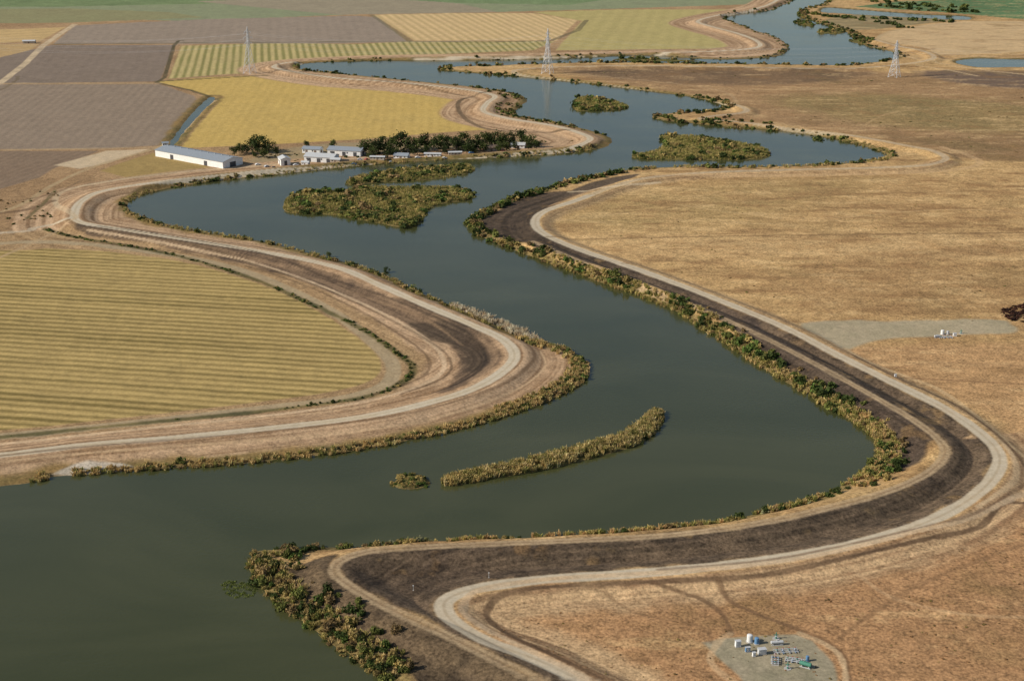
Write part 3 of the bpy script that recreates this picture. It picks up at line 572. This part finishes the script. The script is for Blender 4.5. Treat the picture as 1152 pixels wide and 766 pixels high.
def tree(p,h,seed,dark=DG):
    r=np.random.default_rng(seed); x,y=p; z0=float(hz(x,y))-.1; V_=[];F_=[];k=6
    def limb(a,b,ra,rb_):
        a=np.array(a);b=np.array(b);s=len(V_)
        dd=b-a; dd=dd/np.linalg.norm(dd); q=np.cross(dd,[.3,.9,.1]); q/=np.linalg.norm(q); w=np.cross(dd,q)
        for c,rr in((a,ra),(b,rb_)):
            for i in range(k):
                t=6.283*i/k; V_.append(c+rr*(q*math.cos(t)+w*math.sin(t)))
        for i in range(k): F_.append((s+i,s+(i+1)%k,s+k+(i+1)%k,s+k+i))
    limb((0,0,0),(0,0,h*.45),h*.03,h*.02)
    tips=[]
    for i in range(11):
        a=r.uniform(0,6.28); rr=h*r.uniform(.12,.4); t=np.array([math.cos(a)*rr,math.sin(a)*rr,h*r.uniform(.22,.85)]); limb((0,0,h*r.uniform(.12,.35)),t,h*.015,h*.005); tips.append(t)
    tips.append(np.array([0,0,h*.85]))
    nb=len(V_); n=620; ci=r.integers(0,len(tips),n); dl=r.normal(size=(n,3)); P=np.array(tips)[ci]+dl*h*np.array([.11,.11,.09]); P[:,2]=np.maximum(P[:,2],.3)
    q=leafquads(P,dl/np.linalg.norm(dl,axis=1)[:,None]*.8,h*.05,r).reshape(-1,3)
    me=D.meshes.new('tree'); vs=[tuple(v) for v in V_]+[tuple(v) for v in q]; fs=F_+[tuple(nb+4*i+j for j in range(4)) for i in range(n)]
    me.from_pydata(vs,[],fs); me.materials.append(BARK); me.materials.append(LEAF)
    me.polygons.foreach_set('material_index',np.array([0]*len(F_)+[1]*n,np.int32))
    at_=me.attributes.new('col','FLOAT_COLOR','POINT'); c=np.ones((len(vs),4),np.float32); tn=np.repeat(r.uniform(.65,1.35,n)*r.uniform(.8,1.25,len(tips))[ci],4)
    c[:,:3]=.08; c[nb:,:3]=dark[None]*tn[:,None]; at_.data.foreach_set('color',c.ravel()); me.update()
    o=D.objects.new('tree',me); S.collection.objects.link(o); o.location=(x,y,z0)
tl=[(264,175,8),(270,173,10),(277,174,10),(284,172,14),(292,170,15),(302,172,13),(288,177,9),(297,178,9),(310,175,9),(408,174,10),(415,173,14),(423,174,15),(432,171,16),(441,172,14),(451,169,17),(461,171,14),(418,178,10),(436,178,10),(444,177,9),(470,171,13),(479,168,16),(488,171,13),(497,168,14),(505,169,13),(513,171,14),(520,168,16),(528,171,13),(536,169,15),(543,166,14),(550,164,13),(558,166,15),(566,165,14),(574,163,13),(588,164,15),(597,166,12),(500,173,10),(532,173,9),(562,171,9),(466,175,10),(478,174,9),(375,168,9),(345,168,8),(604,169,9),(570,170,9),(595,170,8),(525,173,9),(545,171,9),(580,170,9),(435,305,5),(370,288,4.5)]
for i,(u,v,h) in enumerate(tl): tree(at(u,v),h*.95,i,[C(64,76,38),C(80,90,45),C(56,66,34)][i%3])
def pylon(p,h,ang):
    V_=[];F_=[]
    def bar(a,b,r):
        a=Vector(a);b=Vector(b);d=(b-a).normalized(); q=d.cross(Vector((.31,.87,.2))).normalized()*r; w=d.cross(q); s=len(V_)
        for c in(a,b):
            for i,j in((1,1),(-1,1),(-1,-1),(1,-1)): V_.append(c+q*i+w*j)
        for i in range(4): F_.append((s+i,s+(i+1)%4,s+4+(i+1)%4,s+4+i))
    def hw(z): 
        t=z/h
        return 5.5*(1-t/.62)+1.3*t/.62 if t<.62 else 1.3*(1-(t-.62)/.38)+.15
    lv_=[0,.16,.3,.42,.52,.6,.66,.72,.78,.84,.9,.96,1]
    for a,b in zip(lv_[:-1],lv_[1:]):
        za,zb=a*h,b*h; A_,B_=hw(za),hw(zb); cs=[(-1,-1),(1,-1),(1,1),(-1,1)]
        for i in range(4):
            c,dn=cs[i],cs[(i+1)%4]
            bar((c[0]*A_,c[1]*A_,za),(c[0]*B_,c[1]*B_,zb),.16)
            bar((c[0]*A_,c[1]*A_,za),(dn[0]*B_,dn[1]*B_,zb),.08); bar((dn[0]*A_,dn[1]*A_,za),(c[0]*B_,c[1]*B_,zb),.08)
            bar((c[0]*B_,c[1]*B_,zb),(dn[0]*B_,dn[1]*B_,zb),.08)
    for zf,w in((.64,6.5),(.76,7.5),(.88,5.5)):
        z=zf*h
        for s in(-1,1):
            for yy in(-.9,.9): bar((s*hw(z),yy*hw(z),z),(s*w,0,z+.6),.12); bar((s*hw(z),yy*hw(z)*.8,z+3),(s*w,0,z+.6),.1)
            bar((s*w,0,z+.6),(s*w,0,z-1.6),.12)
    o=mesh('transmission_tower',V_,F_,STEEL); x,y=p; o.location=(x,y,float(hz(x,y))-.2); o.rotation_euler=(0,0,ang); return o
pp=[at(281,83),at(616,83),at(1006,87)]
for p,h,a in zip(pp,(54,52,42),(1.0,1.1,.9)): pylon(p,h,a)
V_=[];F_=[]
ext=[pp[0]+(pp[0]-pp[1])]+pp+[pp[2]+(pp[2]-pp[1])]; eh=[54,54,52,42,42]; ea=[1,1,1.1,.9,.9]
for k0 in range(4):
    a,b=ext[k0],ext[k0+1]
    for zf,w in((.64,6.5),(.76,7.5),(.88,5.5)):
        for s in(-1,1):
            prev=None
            pa=np.array([*(a+s*w*np.array([math.cos(ea[k0]),math.sin(ea[k0])])),1+zf*eh[k0]-1.4]); pb=np.array([*(b+s*w*np.array([math.cos(ea[k0+1]),math.sin(ea[k0+1])])),1+zf*eh[k0+1]-1.4])
            for i in range(21):
                t=i/20; c=pa*(1-t)+pb*t; z=c[2]-9*4*t*(1-t); k=len(V_)
                for dy,dz in((0,.03),(.03,-.02),(-.03,-.02)): V_.append((c[0],c[1]+dy,z+dz))
                if prev is not None:
                    for j in range(3): F_.append((prev+j,prev+(j+1)%3,k+(j+1)%3,k+j))
                prev=k
mesh('power_lines',V_,F_,STEEL)
def cyl(name,c,r,h,mat,parent,axis='z',k=24,dome=True):
    ringz=[(0,r),(h,r)]
    if dome: ringz=[(-r*.28,r*.5),(0,r),(h,r),(h+r*.28,r*.5)] if axis!='z' else [(0,r),(h,r),(h+r*.15,r*.6),(h+r*.2,.05)]
    vs=[];fs=[]
    for z,rr in ringz:
        for i in range(k):
            t=6.2832*i/k; a,b=rr*math.cos(t),rr*math.sin(t)
            vs.append((c[0]+a,c[1]+b,c[2]+z) if axis=='z' else ((c[0]+z,c[1]+a,c[2]+b) if axis=='x' else (c[0]+a,c[1]+z,c[2]+b)))
    n=len(ringz)
    for q in range(n-1): fs+=[(q*k+i,q*k+(i+1)%k,(q+1)*k+(i+1)%k,(q+1)*k+i) for i in range(k)]
    fs+=[tuple(range(k)),tuple(range(n*k-1,(n-1)*k-1,-1))]
    return mesh(name,vs,fs,mat,parent)
def emp(name,p,ang=0):
    e=D.objects.new(name,None); S.collection.objects.link(e); e.location=(p[0],p[1],float(hz(p[0],p[1]))); e.rotation_euler=(0,0,ang); return e
def htank(p,ang,L,r,mat,name='horizontal_tank'):
    e=emp(name,p,ang); cyl('shell',(-L/2,0,r+.5),r,L,mat,e,'x'); boxes('saddles',[(-L*.35,-L*.35+.3,-r*.8,r*.8,0,r*.6+.3),(L*.3,L*.3+.3,-r*.8,r*.8,0,r*.6+.3)],CONC,e); cyl('manway',(0,0,2*r+.4),r*.25,.5,mat,e); boxes('skid_base',[(-L/2,L/2,-r,-r+.2,.02,.25),(-L/2,L/2,r-.2,r,.02,.25)],STEEL,e)
def vtank(p,r,h,mat):
    e=emp('vertical_tank',p); cyl('shell',(0,0,.2),r,h,mat,e); cyl('base',(0,0,0),r+.3,.19,CONC,e,dome=False)
    boxes('ladder',[(r+.1,r+.16,-.3,-.24,.2,h),(r+.1,r+.16,.24,.3,.2,h)]+[(r+.1,r+.15,-.24,.24,z,z+.05) for z in np.arange(.4,h,.4)],STEEL,e)
def cabinet(p,ang,w,d_,h,mat,name='control_cabinet'):
    e=emp(name,p,ang); boxes('body',[(-w/2,w/2,-d_/2,d_/2,.2,h)],mat,e); boxes('plinth',[(-w/2-.1,w/2+.1,-d_/2-.1,d_/2+.1,0,.2)],CONC,e)
    boxes('roof_cap',[(-w/2-.1,w/2+.1,-d_/2-.1,d_/2+.1,h,h+.08)],LG,e); boxes('door',[(-w*.3,w*.3,-d_/2-.04,-d_/2-.003,.4,h*.85)],STEEL,e)
def manifold(p,ang,L):
    e=emp('pipe_manifold',p,ang)
    for i,yy in enumerate((-1,0,1)): cyl('pipe_%d'%(i+1),(-L/2,yy,.7),.13,L,STEEL,e,'x',12)
    for i in range(4):
        xx=-L/2+L*(i+.5)/4; cyl('cross_pipe_%d'%(i+1),(xx,-1.4,.45),.12,2.8,BLUE if i%2 else STEEL,e,'y',12); cyl('valve_%d'%(i+1),(xx,0,.83),.16,.7,STEEL if i%2 else GREEN,e,'z',10); cyl('valve_wheel_%d'%(i+1),(xx,0,1.7),.25,.06,RED,e,'z',12)
    boxes('supports',[(-L/2+L*i/3-.1,-L/2+L*i/3+.1,-1.2,1.2,0,.4) for i in range(4)],CONC,e)
def wellhead(p):
    e=emp('wellhead',p); cyl('casing',(0,0,0),.3,1.0,GREEN,e,'z',14); cyl('tree_stack',(0,0,1.1),.16,1.3,GREEN,e,'z',12); cyl('cross_arm',(-.8,0,1.5),.12,1.6,GREEN,e,'x',12); cyl('flange',(0,0,.95),.45,.14,STEEL,e,'z',14,False); cyl('cellar',(0,0,-.02),1.2,.12,CONC,e,'z',20,False)
vtank(at(843,722),.9,2.4,WHITE); vtank(at(851,724),.7,2.0,BLUE)
cabinet(at(830,727),.2,1.8,1.2,2.2,WHITE); cabinet(at(857,735),.2,2.6,1.6,1.9,LG); cabinet(at(841,733),.2,1.6,.8,1.7,BLUE); cabinet(at(848,738),.2,1.0,.8,1.5,WHITE)
htank(at(874,725),.1,4.0,.55,LG); htank(at(906,750),-.5,3.6,.7,GREEN); manifold(at(884,733),.1,8); manifold(at(872,744),1.4,5); manifold(at(894,744),-.3,6); wellhead(at(886,752)); wellhead(at(873,718))
vtank(at(908,743),.5,1.6,BLUE)
vtank(at(1060,376),.9,2.2,WHITE); vtank(at(1066,376),.7,1.8,STEEL); cabinet(at(1074,378),0,1.8,1.2,1.7,WHITE); manifold(at(1064,380),0,7); htank(at(1054,380),.2,3,.5,STEEL); wellhead(at(1081,375)); cabinet(at(1007,427),0,1.0,.8,1.2,WHITE)
def post(p,h):
    e=emp('marker_post',p); boxes('post',[(-.05,.05,-.05,.05,0,h)],WHITE,e); boxes('plate',[(-.2,.2,-.09,-.053,h-.4,h)],WHITE,e); boxes('footing',[(-.2,.2,-.2,.2,0,.12)],CONC,e)
for u,v in[(465,664),(550,655)]: post(at(u,v),2.2)
P=scatter([(1124,352),(1140,345),(1160,343),(1200,350),(1180,362),(1145,362)],1,.25); put('brush_pile',P,1.0,2.2,.4,.7,[C(84,56,44),C(60,42,34)],[1,1])
print('objects',time.time()-T0)
# ---------------------------------------------------------------- light, sky, camera
el=math.radians(32); az=math.atan2(-.90,-.22)
to=Vector((math.sin(az)*math.cos(el),math.cos(az)*math.cos(el),math.sin(el)))
ld=D.lights.new('sun','SUN'); ld.energy=5.0; ld.angle=math.radians(.5); ld.color=(1,.92,.80)
lo=D.objects.new('sun',ld); S.collection.objects.link(lo); lo.rotation_euler=to.to_track_quat('Z','Y').to_euler()
w=D.worlds.new('World'); S.world=w; w.use_nodes=True; nt=w.node_tree; bg=nt.nodes['Background']; sk=nt.nodes.new('ShaderNodeTexSky')
sk.sky_type='NISHITA'; sk.sun_disc=False; sk.sun_elevation=el; sk.sun_rotation=az%(2*math.pi); nt.links.new(sk.outputs[0],bg.inputs[0]); bg.inputs[1].default_value=.095
cd=D.cameras.new('camera'); cd.sensor_width=36; cd.lens=F/1152*36; cd.clip_end=200000; cd.clip_start=1
co=D.objects.new('camera',cd); S.collection.objects.link(co); co.location=(0,0,H); co.rotation_euler=(math.pi/2-TH,0,0); S.camera=co
S.view_settings.view_transform='Standard'; S.view_settings.look='None'; S.view_settings.exposure=0
print('done',time.time()-T0)
